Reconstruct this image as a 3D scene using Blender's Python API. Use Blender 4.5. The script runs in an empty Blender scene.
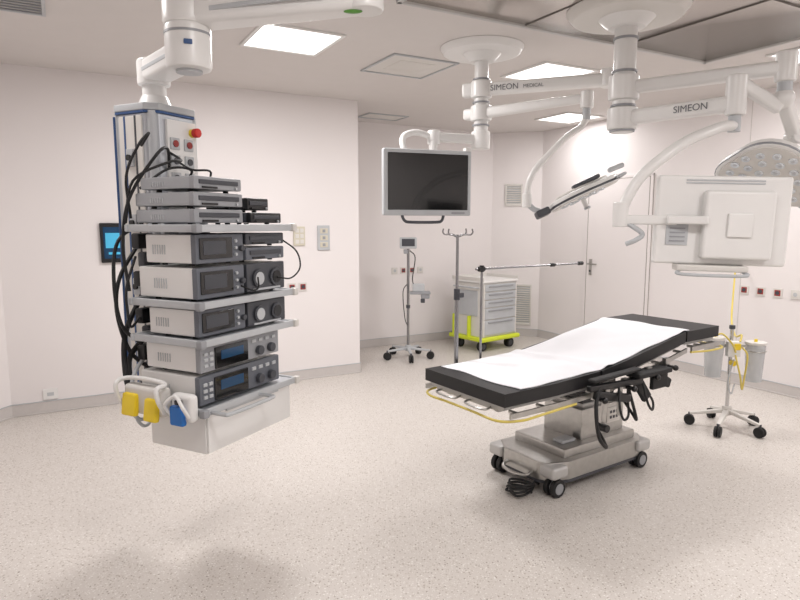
import bpy, bmesh, math, random
from mathutils import Matrix, Vector, Euler
random.seed(4)
sc = bpy.context.scene
try:
    sc.view_settings.view_transform = 'Standard'
    sc.view_settings.look = 'None'
except Exception:
    pass
COL = sc.collection

def lin(c):
    c /= 255.0
    return c/12.92 if c <= 0.04045 else ((c+0.055)/1.055)**2.4

def mat(name, rgb, rough=0.5, metal=0.0, emis=0.0, var=0.04, scale=6.0, alpha=1.0, trans=0.0, coat=0.0):
    m = bpy.data.materials.new(name); m.use_nodes = True
    nt = m.node_tree; b = nt.nodes['Principled BSDF']
    c = [lin(x) for x in rgb]
    b.inputs['Roughness'].default_value = rough
    b.inputs['Metallic'].default_value = metal
    n = nt.nodes.new('ShaderNodeTexNoise'); n.inputs['Scale'].default_value = scale
    tc = nt.nodes.new('ShaderNodeTexCoord'); nt.links.new(tc.outputs['Object'], n.inputs['Vector'])
    r = nt.nodes.new('ShaderNodeValToRGB')
    r.color_ramp.elements[0].position = 0.3; r.color_ramp.elements[1].position = 0.7
    r.color_ramp.elements[0].color = [x*(1-var) for x in c]+[1]
    r.color_ramp.elements[1].color = [min(1, x*(1+var)) for x in c]+[1]
    nt.links.new(n.outputs['Fac'], r.inputs['Fac'])
    nt.links.new(r.outputs['Color'], b.inputs['Base Color'])
    if emis > 0:
        b.inputs['Emission Color'].default_value = c+[1]
        b.inputs['Emission Strength'].default_value = emis
    if trans > 0:
        b.inputs['Transmission Weight'].default_value = trans
    if coat > 0:
        b.inputs['Coat Weight'].default_value = coat
    b.inputs['Alpha'].default_value = alpha
    return m

M_WALL = mat('wall_paint', (229,224,223), 0.6, var=0.008, scale=1.5)
M_CEIL = mat('ceiling_paint', (214,209,206), 0.7, var=0.01)
M_SKIRT = mat('skirting_vinyl', (198,193,190), 0.45, var=0.02, scale=60)
M_WHITE = mat('white_enamel', (228,227,225), 0.3, var=0.015)
M_WHITE2 = mat('offwhite_plastic', (214,211,206), 0.4, var=0.02)
M_GREY = mat('grey_plastic', (150,152,156), 0.45)
M_LGREY = mat('light_grey_plastic', (184,187,190), 0.4)
M_MGREY = mat('silver_grey_case', (164,167,171), 0.35, 0.3)
M_DGREY = mat('dark_grey_plastic', (66,68,74), 0.4)
M_PANEL = mat('instrument_panel_grey', (98,102,110), 0.4)
M_BLACK = mat('black_plastic', (22,22,24), 0.35)
M_RUB = mat('black_rubber', (26,26,27), 0.65)
M_PAD = mat('black_pad_vinyl', (20,20,23), 0.5, var=0.1)
M_SHEET = mat('white_sheet', (236,237,241), 0.8, var=0.01)
M_STEEL = mat('brushed_steel', (184,183,180), 0.28, 1.0, var=0.05, scale=30)
M_STEELP = mat('steel_painted', (190,189,187), 0.35, 0.3)
M_CHROME = mat('chrome', (205,205,205), 0.15, 1.0)
M_POLE = mat('pole_steel', (150,150,152), 0.25, 0.8)
M_ALU = mat('aluminium', (186,190,196), 0.35, 0.6)
M_CANOPY = mat('canopy_steel', (176,168,160), 0.16, 0.85, var=0.05, scale=3)
M_SEAM = mat('seam_dark', (96,90,84), 0.6)
M_DSEAM = mat('door_gap', (150,144,138), 0.6)
M_BLUE = mat('blue_trim', (52,84,132), 0.35)
M_BLUEB = mat('blue_pedal', (30,110,190), 0.4)
M_YEL = mat('yellow_plastic', (236,206,40), 0.4)
M_YELG = mat('yellow_green_bumper', (206,220,50), 0.4)
M_HOSE = mat('yellow_hose', (214,194,96), 0.4)
M_RED = mat('red_plastic', (205,40,30), 0.4)
M_REDS = mat('red_socket', (150,52,48), 0.5)
M_SCR = mat('screen_glass_black', (9,10,12), 0.12, coat=0.4)
M_SCRB = mat('screen_blue', (24,60,92), 0.15, emis=0.12)
M_CYAN = mat('screen_cyan', (70,160,195), 0.2, emis=0.45)
M_GREENL = mat('green_label', (90,150,60), 0.5)
M_PANELLIGHT = mat('light_diffuser', (255,253,250), 0.5, emis=2.2, var=0.0)
M_LED = mat('led_lens', (225,230,235), 0.15, 0.2)
M_CLEAR = mat('clear_canister', (196,200,202), 0.15, alpha=0.6)
M_GRILLE = mat('grille_metal', (178,174,168), 0.4, 0.2)
M_BEIGE = mat('beige_plate', (204,198,180), 0.5)
M_TEXT = mat('lettering_grey', (110,112,116), 0.5)

def floor_mat():
    m = bpy.data.materials.new('speckled_vinyl_floor'); m.use_nodes = True
    nt = m.node_tree; b = nt.nodes['Principled BSDF']; L = nt.links
    tc = nt.nodes.new('ShaderNodeTexCoord')
    def fleck(scale, th, rgbs):
        v = nt.nodes.new('ShaderNodeTexVoronoi'); v.inputs['Scale'].default_value = scale
        L.new(tc.outputs['Object'], v.inputs['Vector'])
        r = nt.nodes.new('ShaderNodeValToRGB')
        r.color_ramp.elements[0].position = th; r.color_ramp.elements[0].color = (1,1,1,1)
        r.color_ramp.elements[1].position = th+0.08; r.color_ramp.elements[1].color = (0,0,0,1)
        L.new(v.outputs['Distance'], r.inputs['Fac'])
        s = nt.nodes.new('ShaderNodeSeparateColor'); L.new(v.outputs['Color'], s.inputs['Color'])
        cr = nt.nodes.new('ShaderNodeValToRGB'); cr.color_ramp.interpolation = 'CONSTANT'
        e = cr.color_ramp.elements
        e[0].color = [lin(x) for x in rgbs[0]]+[1]
        e[1].position = 1.0/len(rgbs); e[1].color = [lin(x) for x in rgbs[1]]+[1]
        for i in range(2, len(rgbs)):
            k = e.new(i/len(rgbs)); k.color = [lin(x) for x in rgbs[i]]+[1]
        L.new(s.outputs[0], cr.inputs['Fac'])
        return r.outputs['Color'], cr.outputs['Color']
    n = nt.nodes.new('ShaderNodeTexNoise'); n.inputs['Scale'].default_value = 1.2
    L.new(tc.outputs['Object'], n.inputs['Vector'])
    base = nt.nodes.new('ShaderNodeValToRGB')
    base.color_ramp.elements[0].color = [lin(x) for x in (200,194,188)]+[1]
    base.color_ramp.elements[1].color = [lin(x) for x in (205,199,193)]+[1]
    L.new(n.outputs['Fac'], base.inputs['Fac'])
    prev = base.outputs['Color']
    for scale, th, cols in ((75, 0.28, [(170,160,150),(224,221,216),(203,197,191),(203,197,191),(150,140,130)]),
                            (130, 0.30, [(182,173,164),(203,197,191),(226,223,218),(203,197,191)])):
        f, c = fleck(scale, th, cols)
        mx = nt.nodes.new('ShaderNodeMix'); mx.data_type = 'RGBA'
        L.new(f, mx.inputs[0]); L.new(prev, mx.inputs[6]); L.new(c, mx.inputs[7])
        prev = mx.outputs[2]
    L.new(prev, b.inputs['Base Color'])
    b.inputs['Roughness'].default_value = 0.40
    return m
M_FLOOR = floor_mat()

class P:
    def __init__(s, name, loc=(0,0,0), rz=0.0, parent=None):
        s.name=name; s.loc=loc; s.rz=rz; s.parent=parent
        s.bm=bmesh.new(); s.mats=[]; s.T=Matrix.Identity(4)
    def mi(s, m):
        if m not in s.mats: s.mats.append(m)
        return s.mats.index(m)
    def add(s, tb, m):
        i = s.mi(m)
        bmesh.ops.recalc_face_normals(tb, faces=tb.faces[:])
        for f in tb.faces: f.material_index=i; f.smooth=True
        tb.transform(s.T)
        me = bpy.data.meshes.new('tmp'); tb.to_mesh(me); tb.free()
        s.bm.from_mesh(me); bpy.data.meshes.remove(me)
    def box(s, c, sz, m, bev=0.004, rot=None, seg=2):
        tb = bmesh.new(); bmesh.ops.create_cube(tb, size=1)
        bmesh.ops.scale(tb, vec=sz, verts=tb.verts)
        if bev > 0:
            bmesh.ops.bevel(tb, geom=tb.edges[:], offset=min(bev, min(sz)*0.45), segments=seg, profile=0.5, affect='EDGES', clamp_overlap=True)
        X = Matrix.Translation(c)
        if rot: X = X @ Euler(rot).to_matrix().to_4x4()
        tb.transform(X); s.add(tb, m)
    def cyl(s, p0, p1, r, m, r2=None, seg=24, bev=0.0):
        p0=Vector(p0); p1=Vector(p1); d=p1-p0
        tb=bmesh.new()
        bmesh.ops.create_cone(tb, cap_ends=True, segments=seg, radius1=r, radius2=r if r2 is None else r2, depth=d.length)
        if bev>0:
            es=[e for e in tb.edges if any(len(f.verts)>4 for f in e.link_faces)]
            bmesh.ops.bevel(tb, geom=es, offset=bev, segments=2, profile=0.5, affect='EDGES', clamp_overlap=True)
        q=d.to_track_quat('Z','Y').to_matrix().to_4x4()
        tb.transform(Matrix.Translation((p0+p1)/2) @ q); s.add(tb, m)
    def sph(s, c, r, m, scl=(1,1,1), seg=20):
        tb=bmesh.new(); bmesh.ops.create_uvsphere(tb, u_segments=seg, v_segments=seg//2, radius=r)
        tb.transform(Matrix.Translation(c) @ Matrix.Diagonal((*scl,1))); s.add(tb, m)
    def tube(s, pts, r, m, closed=False, seg=10, sub=6, smooth=True):
        pts=[Vector(p) for p in pts]; n=len(pts); path=[]
        if smooth and n>2:
            rng = n if closed else n-1
            for i in range(rng):
                if closed: a,b,c,d=[pts[(i+k)%n] for k in (-1,0,1,2)]
                else:
                    b=pts[i]; c=pts[i+1]; a=pts[i-1] if i>0 else b*2-c; d=pts[i+2] if i+2<n else c*2-b
                for k in range(sub):
                    t=k/sub
                    path.append(0.5*((2*b)+(c-a)*t+(2*a-5*b+4*c-d)*t*t+(3*b-a-3*c+d)*t**3))
            if not closed: path.append(pts[-1])
        else: path=pts
        tb=bmesh.new(); rings=[]; N=len(path)
        t0=(path[1]-path[0]).normalized()
        up=Vector((0,0,1)) if abs(t0.z)<0.9 else Vector((1,0,0))
        nrm=t0.cross(up).normalized()
        for i,p in enumerate(path):
            if closed: t=(path[(i+1)%N]-path[i-1]).normalized()
            else: t=(path[min(i+1,N-1)]-path[max(i-1,0)]).normalized()
            nrm=(nrm-t*nrm.dot(t)).normalized(); bn=t.cross(nrm)
            rings.append([tb.verts.new(p+(nrm*math.cos(2*math.pi*k/seg)+bn*math.sin(2*math.pi*k/seg))*r) for k in range(seg)])
        for i in range(N if closed else N-1):
            A=rings[i]; B=rings[(i+1)%N]
            for k in range(seg): tb.faces.new((A[k],A[(k+1)%seg],B[(k+1)%seg],B[k]))
        if not closed:
            tb.faces.new(rings[0]); tb.faces.new(rings[-1][::-1])
        s.add(tb, m)
    def beam(s, p0, p1, w, h, m, bev=0.015, ext=0.0, w2=None, h2=None):
        p0=Vector(p0); p1=Vector(p1); d=(p1-p0); L=d.length+2*ext; d.normalize()
        side=Vector((0,0,1)).cross(d).normalized(); up=d.cross(side)
        tb=bmesh.new(); bmesh.ops.create_cube(tb, size=1)
        for v in tb.verts:
            if v.co.x>0: v.co.y*=(w2 or w); v.co.z*=(h2 or h)
            else: v.co.y*=w; v.co.z*=h
            v.co.x*=L
        bmesh.ops.bevel(tb, geom=tb.edges[:], offset=bev, segments=3, profile=0.5, affect='EDGES', clamp_overlap=True)
        R=Matrix((d,side,up)).transposed().to_4x4()
        tb.transform(Matrix.Translation((p0+p1)/2) @ R); s.add(tb, m)
    def prism(s, pts, z0, z1, m, bev=0.0):
        tb=bmesh.new(); vs=[tb.verts.new((x,y,z0)) for x,y in pts]; f=tb.faces.new(vs)
        r=bmesh.ops.extrude_face_region(tb, geom=[f])
        bmesh.ops.translate(tb, vec=(0,0,z1-z0), verts=[g for g in r['geom'] if isinstance(g,bmesh.types.BMVert)])
        if bev>0: bmesh.ops.bevel(tb, geom=tb.edges[:], offset=bev, segments=2, profile=0.5, affect='EDGES', clamp_overlap=True)
        s.add(tb, m)
    def slab(s, prof, th, y0, y1, m, bev=0.0, wav=0.0):
        tb=bmesh.new(); n=len(prof)
        lo=[(x,z-th) for x,z in prof]; loop=prof+lo[::-1]
        A=[tb.verts.new((x,y0,z)) for x,z in loop]; B=[tb.verts.new((x,y1,z)) for x,z in loop]
        for i in range(len(loop)):
            j=(i+1)%len(loop); tb.faces.new((A[i],A[j],B[j],B[i]))
        for i in range(n-1):
            k=2*n-1-i
            tb.faces.new((A[i],A[i+1],A[k-1],A[k])); tb.faces.new((B[i],B[i+1],B[k-1],B[k]))
        if bev>0:
            es=[e for e in tb.edges if len(e.link_faces)==2 and e.calc_face_angle(0)>1.0]
            bmesh.ops.bevel(tb, geom=es, offset=bev, segments=3, profile=0.5, affect='EDGES', clamp_overlap=True)
        s.add(tb, m)
    def done(s, wn=True):
        me=bpy.data.meshes.new(s.name); s.bm.to_mesh(me); s.bm.free()
        for m in s.mats: me.materials.append(m)
        me.set_sharp_from_angle(angle=math.radians(42))
        o=bpy.data.objects.new(s.name, me); COL.objects.link(o)
        o.location=s.loc; o.rotation_euler=(0,0,s.rz)
        if wn:
            w=o.modifiers.new('wn','WEIGHTED_NORMAL'); w.keep_sharp=True
        if s.parent: o.parent=s.parent
        return o

def empty(name, loc=(0,0,0)):
    e=bpy.data.objects.new(name,None); COL.objects.link(e); e.location=loc; e.empty_display_size=0.1
    return e
def label(name, txt, loc, size, rot, parent, m=M_TEXT):
    cu=bpy.data.curves.new(name,'FONT'); cu.body=txt; cu.size=size; cu.extrude=0.0006
    cu.align_x='CENTER'; cu.align_y='CENTER'
    cu.materials.append(m)
    o=bpy.data.objects.new(name,cu); COL.objects.link(o); o.location=loc; o.rotation_euler=rot; o.parent=parent
    return o

# ------------------------------------------------------------ ROOM
H=2.84
U=Vector((0.875,0.484)).normalized(); V=Vector((-U.y,U.x))
L0=Vector((-3.22,4.89)); L1=L0+U*3.185; R1=L1+V*1.148; A=R1+U*2.62
ch=(U-V).normalized(); B=A+ch*0.68
Mp=L0+((-U-V).normalized())*1.3
N=Mp-V*6.2
wid=(B-N).dot(U); Q=N+U*wid
poly=[L0,L1,R1,A,B,Q,N,Mp]
names=['left','alcove_side','back','back_corner','right','rear','rear_left','left_corner']
def prismobj(name,pts,z0,z1,m):
    p=P(name); p.prism([(q.x,q.y) for q in pts],z0,z1,m); return p.done(False)
prismobj('floor',poly,-0.1,0.0,M_FLOOR)
prismobj('ceiling',poly,H,H+0.1,M_CEIL)
WALL={}
for i,nm in enumerate(names):
    a=poly[i]; b=poly[(i+1)%8]; d=(b-a); L=d.length; d.normalize(); o=Vector((-d.y,d.x))
    WALL[nm]=(a,d,L)
    a2=a+d*0.1 if nm=='alcove_side' else a
    prismobj('wall_'+nm,[a2,b,b+o*0.1,a2+o*0.1],-0.1,H+0.1,M_WALL)
    ang=math.atan2(d.y,d.x)
    p=P('baseboard_'+nm,(a.x,a.y,0),ang)
    p.box((L/2,-0.005,0.05),(L,0.01,0.1),M_SKIRT,0)
    p.box((L/2,-0.007,0.1015),(L,0.014,0.005),M_LGREY,0)
    p.box((L/2,-0.013,0.006),(L,0.02,0.012),M_SKIRT,0.004)
    p.done(False)

def wallobj(name, wall, s, h, parent=None):
    a,d,L=WALL[wall]; q=a+d*s
    return P(name,(q.x,q.y,h),math.atan2(d.y,d.x),parent)

p=wallobj('door_1','right',1.34,0)
p.box((0,-0.010,1.06),(0.90,0.018,2.12),M_WALL,0.003)
for x in (-0.475,0.475): p.box((x,-0.010,1.075),(0.035,0.020,2.15),M_WALL,0.003)
p.box((0,-0.010,2.142),(0.985,0.020,0.035),M_WALL,0.003)
for x in (-0.453,0.453): p.box((x,-0.0105,1.06),(0.005,0.020,2.12),M_DSEAM,0)
p.box((0,-0.0105,2.122),(0.9,0.020,0.005),M_DSEAM,0)
for x in (-0.494,0.494): p.box((x,-0.004,1.075),(0.004,0.008,2.16),M_DSEAM,0)
p.box((-0.38,-0.022,1.05),(0.045,0.012,0.2),M_STEEL,0.004)
p.cyl((-0.38,-0.025,1.09),(-0.38,-0.07,1.09),0.011,M_STEEL)
p.cyl((-0.39,-0.065,1.09),(-0.25,-0.065,1.09),0.010,M_STEEL)
p.cyl((-0.38,-0.025,1.0),(-0.38,-0.037,1.0),0.012,M_DGREY)
p.done()
for k,s in enumerate((2.9,4.4)):
    p=wallobj('trim_%d'%(k+1),'right',s,0); p.box((0,-0.0015,(H+0.1)/2),(0.005,0.003,H-0.12),M_SKIRT,0); p.done(False)

def grille(name,wall,s,h,w,hh):
    p=wallobj(name,wall,s,h)
    for x in (-w/2,w/2): p.box((x,-0.01,0),(0.025,0.02,hh),M_WHITE2,0.003)
    for z in (-hh/2,hh/2): p.box((0,-0.01,z),(w+0.025,0.02,0.025),M_WHITE2,0.003)
    p.box((0,-0.003,0),(w,0.006,hh),M_LGREY,0)
    n=int(hh/0.03)
    for i in range(n):
        p.box((0,-0.011,-hh/2+hh*(i+0.5)/n),(w,0.014,0.012),M_WHITE2,0,rot=(0.5,0,0))
    p.done(False)
grille('air_return_grille','back_corner',0.30,1.99,0.22,0.28)
grille('air_return_grille','back_corner',0.42,0.45,0.30,0.56)

def sockets(name,wall,s,h,items,dx=0.115,frame=True):
    p=wallobj(name,wall,s,h)
    n=len(items)
    for i,c in enumerate(items):
        x=(i-(n-1)/2)*dx
        p.box((x,-0.006,0),(0.085,0.012,0.085),M_WHITE2,0.004)
        p.box((x,-0.013,0),(0.055,0.004,0.055),c,0.003)
        p.cyl((x,-0.014,0),(x,-0.0165,0),0.019,M_DGREY if c is not M_WHITE2 else M_LGREY,seg=16)
    return p.done()
L=WALL['left'][2]
sockets('wall_socket','left',L-0.69,0.96,[M_REDS,M_REDS])
p=wallobj('wall_control_panel','left',L-0.40,1.45)
p.box((0,-0.008,0),(0.13,0.016,0.25),M_LGREY,0.004)
for z in (-0.07,0.0,0.07):
    p.box((0,-0.017,z),(0.085,0.006,0.05),M_BEIGE,0.003); p.box((0.0,-0.021,z),(0.03,0.004,0.03),M_GREY,0.002)
p.done()
p=wallobj('wall_control_panel','left',L-0.66,1.47)
p.box((0,-0.008,0),(0.12,0.016,0.19),M_BEIGE,0.004)
for z in (-0.055,0.0,0.055):
    for x in (-0.025,0.025): p.box((x,-0.017,z),(0.038,0.005,0.04),M_WHITE2,0.002)
p.done()
p=wallobj('wall_touch_screen','left',L-2.29,1.43)
p.box((0,-0.015,0),(0.32,0.03,0.34),M_BLACK,0.006)
p.box((0,-0.031,0),(0.27,0.003,0.27),M_SCRB,0)
p.box((-0.06,-0.033,0.02),(0.12,0.002,0.13),M_CYAN,0)
p.box((0.0,-0.033,-0.09),(0.2,0.002,0.02),M_CYAN,0)
p.done()
p=wallobj('wall_outlet_cover','left',L-2.9,0.16)
p.box((0,-0.006,0),(0.11,0.012,0.09),M_WHITE,0.004)
p.box((0,-0.0125,0),(0.05,0.004,0.03),M_LGREY,0.002); p.done()
sockets('wall_socket','back',1.24,0.98,[M_WHITE2,M_REDS,M_REDS,M_WHITE2],0.13)
sockets('wall_socket','right',3.35,0.95,[M_REDS,M_REDS,M_REDS,M_WHITE2,M_REDS,M_REDS],0.16)
p=wallobj('gas_outlet','right',2.87,1.30)
p.box((0,-0.012,0),(0.16,0.024,0.12),M_WHITE,0.006)
for x in (-0.04,0.04): p.cyl((x,-0.02,0),(x,-0.05,0),0.022,M_YEL if x>0 else M_LGREY)
p.done()

AU=math.atan2(U.y,U.x)
def light_panel(x,y,power,size=0.52):
    p=P('ceiling_or_fill_panel',(x,y,H),AU)
    p.box((0,0,-0.004),(size,size,0.006),M_PANELLIGHT,0)
    h=size/2+0.012
    for sx,sy,w,d in ((h,0,0.024,size+0.048),(-h,0,0.024,size+0.048),(0,h,size,0.024),(0,-h,size,0.024)):
        p.box((sx,sy,-0.007),(w,d,0.014),M_WHITE,0.002)
    p.done(False)
    ld=bpy.data.lights.new('panel_or_fill_lamp','AREA'); ld.shape='SQUARE'; ld.size=size*0.95; ld.energy=power
    ld.color=(1.0,0.968,0.958)
    lo=bpy.data.objects.new('ceiling_or_fill_lamp',ld); COL.objects.link(lo); lo.location=(x,y,H-0.02); lo.rotation_euler=(0,0,AU)
for x,y,pw in ((-0.74,4.33,42),(1.24,5.26,28),(2.0,7.42,13),(-1.9,2.9,15),(0.2,1.4,22),(2.1,0.9,32),(3.9,2.6,28),(3.1,4.6,26)):  # panels outside the camera view are unseen ones, added as fill light
    light_panel(x,y,pw)
def ceil_hatch(name,x,y,w,d,grille=False):
    p=P(name,(x,y,H),AU)
    for sx,sy,a,b in ((w/2,0,0.02,d),(-w/2,0,0.02,d),(0,d/2,w+0.02,0.02),(0,-d/2,w+0.02,0.02)):
        p.box((sx,sy,-0.006),(a,b,0.012),M_LGREY,0.002)
    p.box((0,0,-0.002),(w,d,0.004),M_GRILLE if grille else M_WHITE2,0)
    if grille:
        for i in range(12): p.box((0,-d/2+d*(i+0.5)/12,-0.006),(w,0.012,0.01),M_GREY,0)
    else:
        p.box((0,0,-0.004),(w*0.55,d*0.55,0.006),M_WHITE2,0.002)
    p.done(False)
ceil_hatch('ceiling_air_diffuser',0.07,5.05,0.56,0.56)
ceil_hatch('ceiling_air_vent',-2.25,3.42,0.6,0.6,True)
ceil_hatch('ceiling_air_diffuser',-0.2,7.35,0.5,0.3)

C=Vector((2.291,4.756))
p=P('laminar_flow_canopy',(C.x,C.y,0),AU)
LX,LY=2.62,3.0
zc=2.80
p.box((-LX/2,-LY/2,zc+0.018),(LX,LY,0.036),M_CANOPY,0.003)
nx,ny=3,3
for i in range(nx+1): p.box((-LX*i/nx,-LY/2,zc-0.001),(0.010,LY,0.004),M_SEAM,0)
for j in range(ny+1): p.box((-LX/2,-LY*j/ny,zc-0.001),(LX,0.010,0.004),M_SEAM,0)
for x in (0,-LX): p.box((x,-LY/2,zc+0.012),(0.03,LY+0.03,0.05),M_STEELP,0.004)
for y in (0,-LY): p.box((-LX/2,y,zc+0.012),(LX+0.03,0.03,0.05),M_STEELP,0.004)
p.done(False)

# ------------------------------------------------------------ EQUIPMENT PENDANT
RL=(-0.829,2.5,0); RR=math.radians(63.2)
e1=Vector((math.cos(RR),math.sin(RR))); e2=Vector((-e1.y,e1.x))
def rw(x,y,z): q=Vector(RL[:2])+e1*x+e2*y; return (q.x,q.y,z)
pend=empty('ceiling_equipment_pendant')
p=P('column',RL,RR,pend)
cx,cy=0.31,0.55
w,d,c=0.145,0.135,0.045
oct_=[(cx-w+c,cy-d),(cx+w-c,cy-d),(cx+w,cy-d+c),(cx+w,cy+d-c),(cx+w-c,cy+d),(cx-w+c,cy+d),(cx-w,cy+d-c),(cx-w,cy-d+c)]
p.prism(oct_,0.72,2.10,M_ALU,0.004)
for sx,sy in ((-1,-1),(1,-1),(1,1),(-1,1)):
    p.cyl((cx+sx*(w-0.026),cy+sy*(d-0.026),0.70),(cx+sx*(w-0.026),cy+sy*(d-0.026),2.11),0.022,M_LGREY,seg=16)
p.box((cx-w-0.002,cy,1.41),(0.012,0.15,1.36),M_WHITE2,0.004)
p.box((cx-w-0.007,cy-0.035,1.41),(0.006,0.012,1.36),M_DGREY,0.002)
p.box((cx-w-0.007,cy+0.035,1.41),(0.006,0.012,1.36),M_BLUE,0.002)
p.box((cx-w+0.008,cy+d-0.016,1.41),(0.02,0.014,1.37),M_BLUE,0.003,rot=(0,0,0.8))
p.box((cx+0.02,cy-d-0.004,1.86),(0.18,0.02,0.44),M_WHITE,0.005)
p.prism([(cx+(x-cx)*1.06,cy+(y-cy)*1.06) for x,y in oct_],2.10,2.112,M_BLUE,0.003)
p.prism([(cx+(x-cx)*1.08,cy+(y-cy)*1.08) for x,y in oct_],2.112,2.145,M_LGREY,0.006)
p.prism([(cx+(x-cx)*1.05,cy+(y-cy)*1.05) for x,y in oct_],0.70,0.73,M_DGREY,0.006)
p.cyl((cx+0.08,cy-d-0.012,2.03),(cx+0.08,cy-d-0.035,2.03),0.02,M_YEL)
p.cyl((cx+0.08,cy-d-0.03,2.03),(cx+0.08,cy-d-0.06,2.03),0.022,M_RED,bev=0.005)
for z in (1.97,1.89,1.81,1.73):
    for x in (-0.03,0.055):
        p.box((cx+x,cy-d-0.016,z),(0.055,0.01,0.055),M_LGREY,0.003)
        p.cyl((cx+x,cy-d-0.02,z),(cx+x,cy-d-0.026,z),0.016,M_DGREY if z<1.95 else M_REDS,seg=16)
for z in (1.9,1.6,1.3,1.0):
    p.box((cx-w-0.014,cy+0.0,z),(0.012,0.045,0.08),M_LGREY,0.003)
    p.cyl((cx-w-0.018,cy+0.0,z),(cx-w-0.03,cy+0.0,z),0.014,M_BLACK,seg=14)
p.done()

SH=(1.59,1.27,1.11,0.815)
p=P('shelf_rack',RL,RR,pend)
SW,SD=0.60,0.375
for z in SH:
    p.box((SW/2,SD/2,z-0.012),(SW,SD,0.024),M_ALU,0.004)
    for y in (-0.012,SD+0.012): p.box((SW/2,y,z-0.012),(SW+0.06,0.018,0.032),M_LGREY,0.005)
    for x in (-0.014,SW+0.014): p.box((x,SD/2,z-0.012),(0.018,SD+0.04,0.032),M_LGREY,0.005)
    for x in (-0.02,SW+0.02):
        p.box((x,-0.018,z-0.012),(0.034,0.034,0.038),M_GREY if x<0 else M_WHITE2,0.008)
    for x in (0.22,0.42): p.box((x,SD+0.01,z-0.03),(0.03,0.07,0.06),M_GREY,0.004)
for x in (0.20,0.44): p.box((x,SD+0.022,1.2),(0.04,0.025,0.86),M_LGREY,0.004)
DD=0.33
p.box((SW/2,DD/2+0.01,0.703),(SW-0.02,DD,0.19),M_WHITE,0.006)
p.box((SW/2,0.004,0.703),(SW-0.03,0.014,0.178),M_WHITE,0.004)
p.box((SW/2,-0.004,0.782),(SW*0.6,0.02,0.012),M_LGREY,0.003)
p.box((SW*0.72,-0.002,0.788),(0.07,0.012,0.014),M_BLACK,0.002)
p.tube([(0.02,-0.02,0.80),(0.02,-0.09,0.80),(0.05,-0.11,0.80),(0.30,-0.11,0.80),(0.33,-0.09,0.80),(0.33,-0.02,0.80)],0.009,M_LGREY)
p.done()

def device(name,x0,x1,z0,z1,body,panel,kind,y0=0.015,dep=0.295):
    p=P(name,RL,RR); w=x1-x0; h=z1-z0; cx=(x0+x1)/2; cz=(z0+z1)/2
    p.box((cx,y0+0.02+dep/2,cz+0.004),(w-0.012,dep-0.01,h-0.014),body,0.006)
    p.box((cx,y0+0.015,cz+0.004),(w-0.006,0.03,h-0.012),panel,0.006)
    for fx in (x0+0.04,x1-0.04):
        for fy in (y0+0.06,y0+dep-0.06): p.cyl((fx,fy,z0),(fx,fy,z0+0.01),0.012,M_RUB,seg=12)
    for k in range(6): p.box((x0+0.005,y0+0.18+k*0.014,cz),(0.003,0.004,h*0.3),M_LGREY,0)
    f=y0-0.002
    if kind=='screen_left':
        p.box((x0+w*0.40,f,cz+h*0.04),(w*0.66,0.008,h*0.66),M_SCR,0.003)
        p.box((x0+w*0.36,f-0.003,cz+h*0.06),(w*0.45,0.005,h*0.42),M_DGREY,0.001)
        for i in range(3): p.cyl((x0+w*0.80,f,cz+h*(0.25-0.22*i)),(x0+w*0.80,f-0.008,cz+h*(0.25-0.22*i)),0.007,M_LGREY,seg=14)
        p.cyl((x0+w*0.91,f,cz),(x0+w*0.91,f-0.018,cz),0.013,M_DGREY,bev=0.003)
    elif kind=='gauge':
        for xx in (0.28,0.72):
            p.cyl((x0+w*xx,f,cz),(x0+w*xx,f-0.01,cz),min(h*0.3,0.042),M_DGREY,bev=0.004)
            p.cyl((x0+w*xx,f-0.008,cz),(x0+w*xx,f-0.013,cz),min(h*0.22,0.03),M_LGREY if xx<0.5 else M_BLACK)
        p.box((cx,f,cz-h*0.36),(w*0.7,0.005,h*0.07),M_LGREY,0.001)
    elif kind=='wide':
        p.box((x0+w*0.36,f,cz),(w*0.40,0.010,h*0.76),M_SCR,0.004)
        p.box((x0+w*0.36,f-0.004,cz+h*0.08),(w*0.27,0.006,h*0.32),M_SCRB,0.001)
        for i in range(2):
            for j in range(3):
                p.box((x0+w*(0.06+0.06*i),f,cz+h*(0.22-0.2*j)),(w*0.04,0.008,h*0.11),M_LGREY,0.002)
        for i in range(2): p.cyl((x0+w*(0.70+0.16*i),f,cz-h*0.12),(x0+w*(0.70+0.16*i),f-0.022,cz-h*0.12),0.022,M_DGREY,bev=0.004)
        for i in range(4): p.box((x0+w*(0.64+0.09*i),f,cz+h*0.26),(w*0.05,0.007,h*0.12),M_LGREY,0.002)
    elif kind=='slot':
        p.box((cx,f,cz+h*0.12),(w*0.8,0.006,h*0.28),M_DGREY,0.002)
        p.box((cx-w*0.2,f-0.003,cz-h*0.22),(w*0.3,0.006,h*0.12),M_BLACK,0.001)
        p.cyl((x1-w*0.15,f,cz-h*0.2),(x1-w*0.15,f-0.006,cz-h*0.2),0.006,M_LGREY,seg=12)
    return p.done()
device('video_recorder',0.0,0.30,1.59,1.66,M_MGREY,M_GREY,'slot',dep=0.33)
device('video_recorder',0.0,0.30,1.66,1.73,M_MGREY,M_GREY,'slot',dep=0.33)
device('video_recorder',0.005,0.295,1.73,1.795,M_MGREY,M_GREY,'slot',dep=0.30)
device('image_printer',0.345,0.575,1.59,1.65,M_DGREY,M_BLACK,'slot')
device('media_hub',0.40,0.56,1.65,1.72,M_BLACK,M_BLACK,'slot',dep=0.25,y0=0.08)
device('camera_control_unit',0.0,0.295,1.42,1.555,M_WHITE,M_PANEL,'screen_left',dep=0.28)
device('pump_controller',0.305,0.59,1.49,1.555,M_WHITE2,M_DGREY,'slot')
device('light_source',0.305,0.59,1.42,1.49,M_WHITE2,M_PANEL,'slot')
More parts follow.
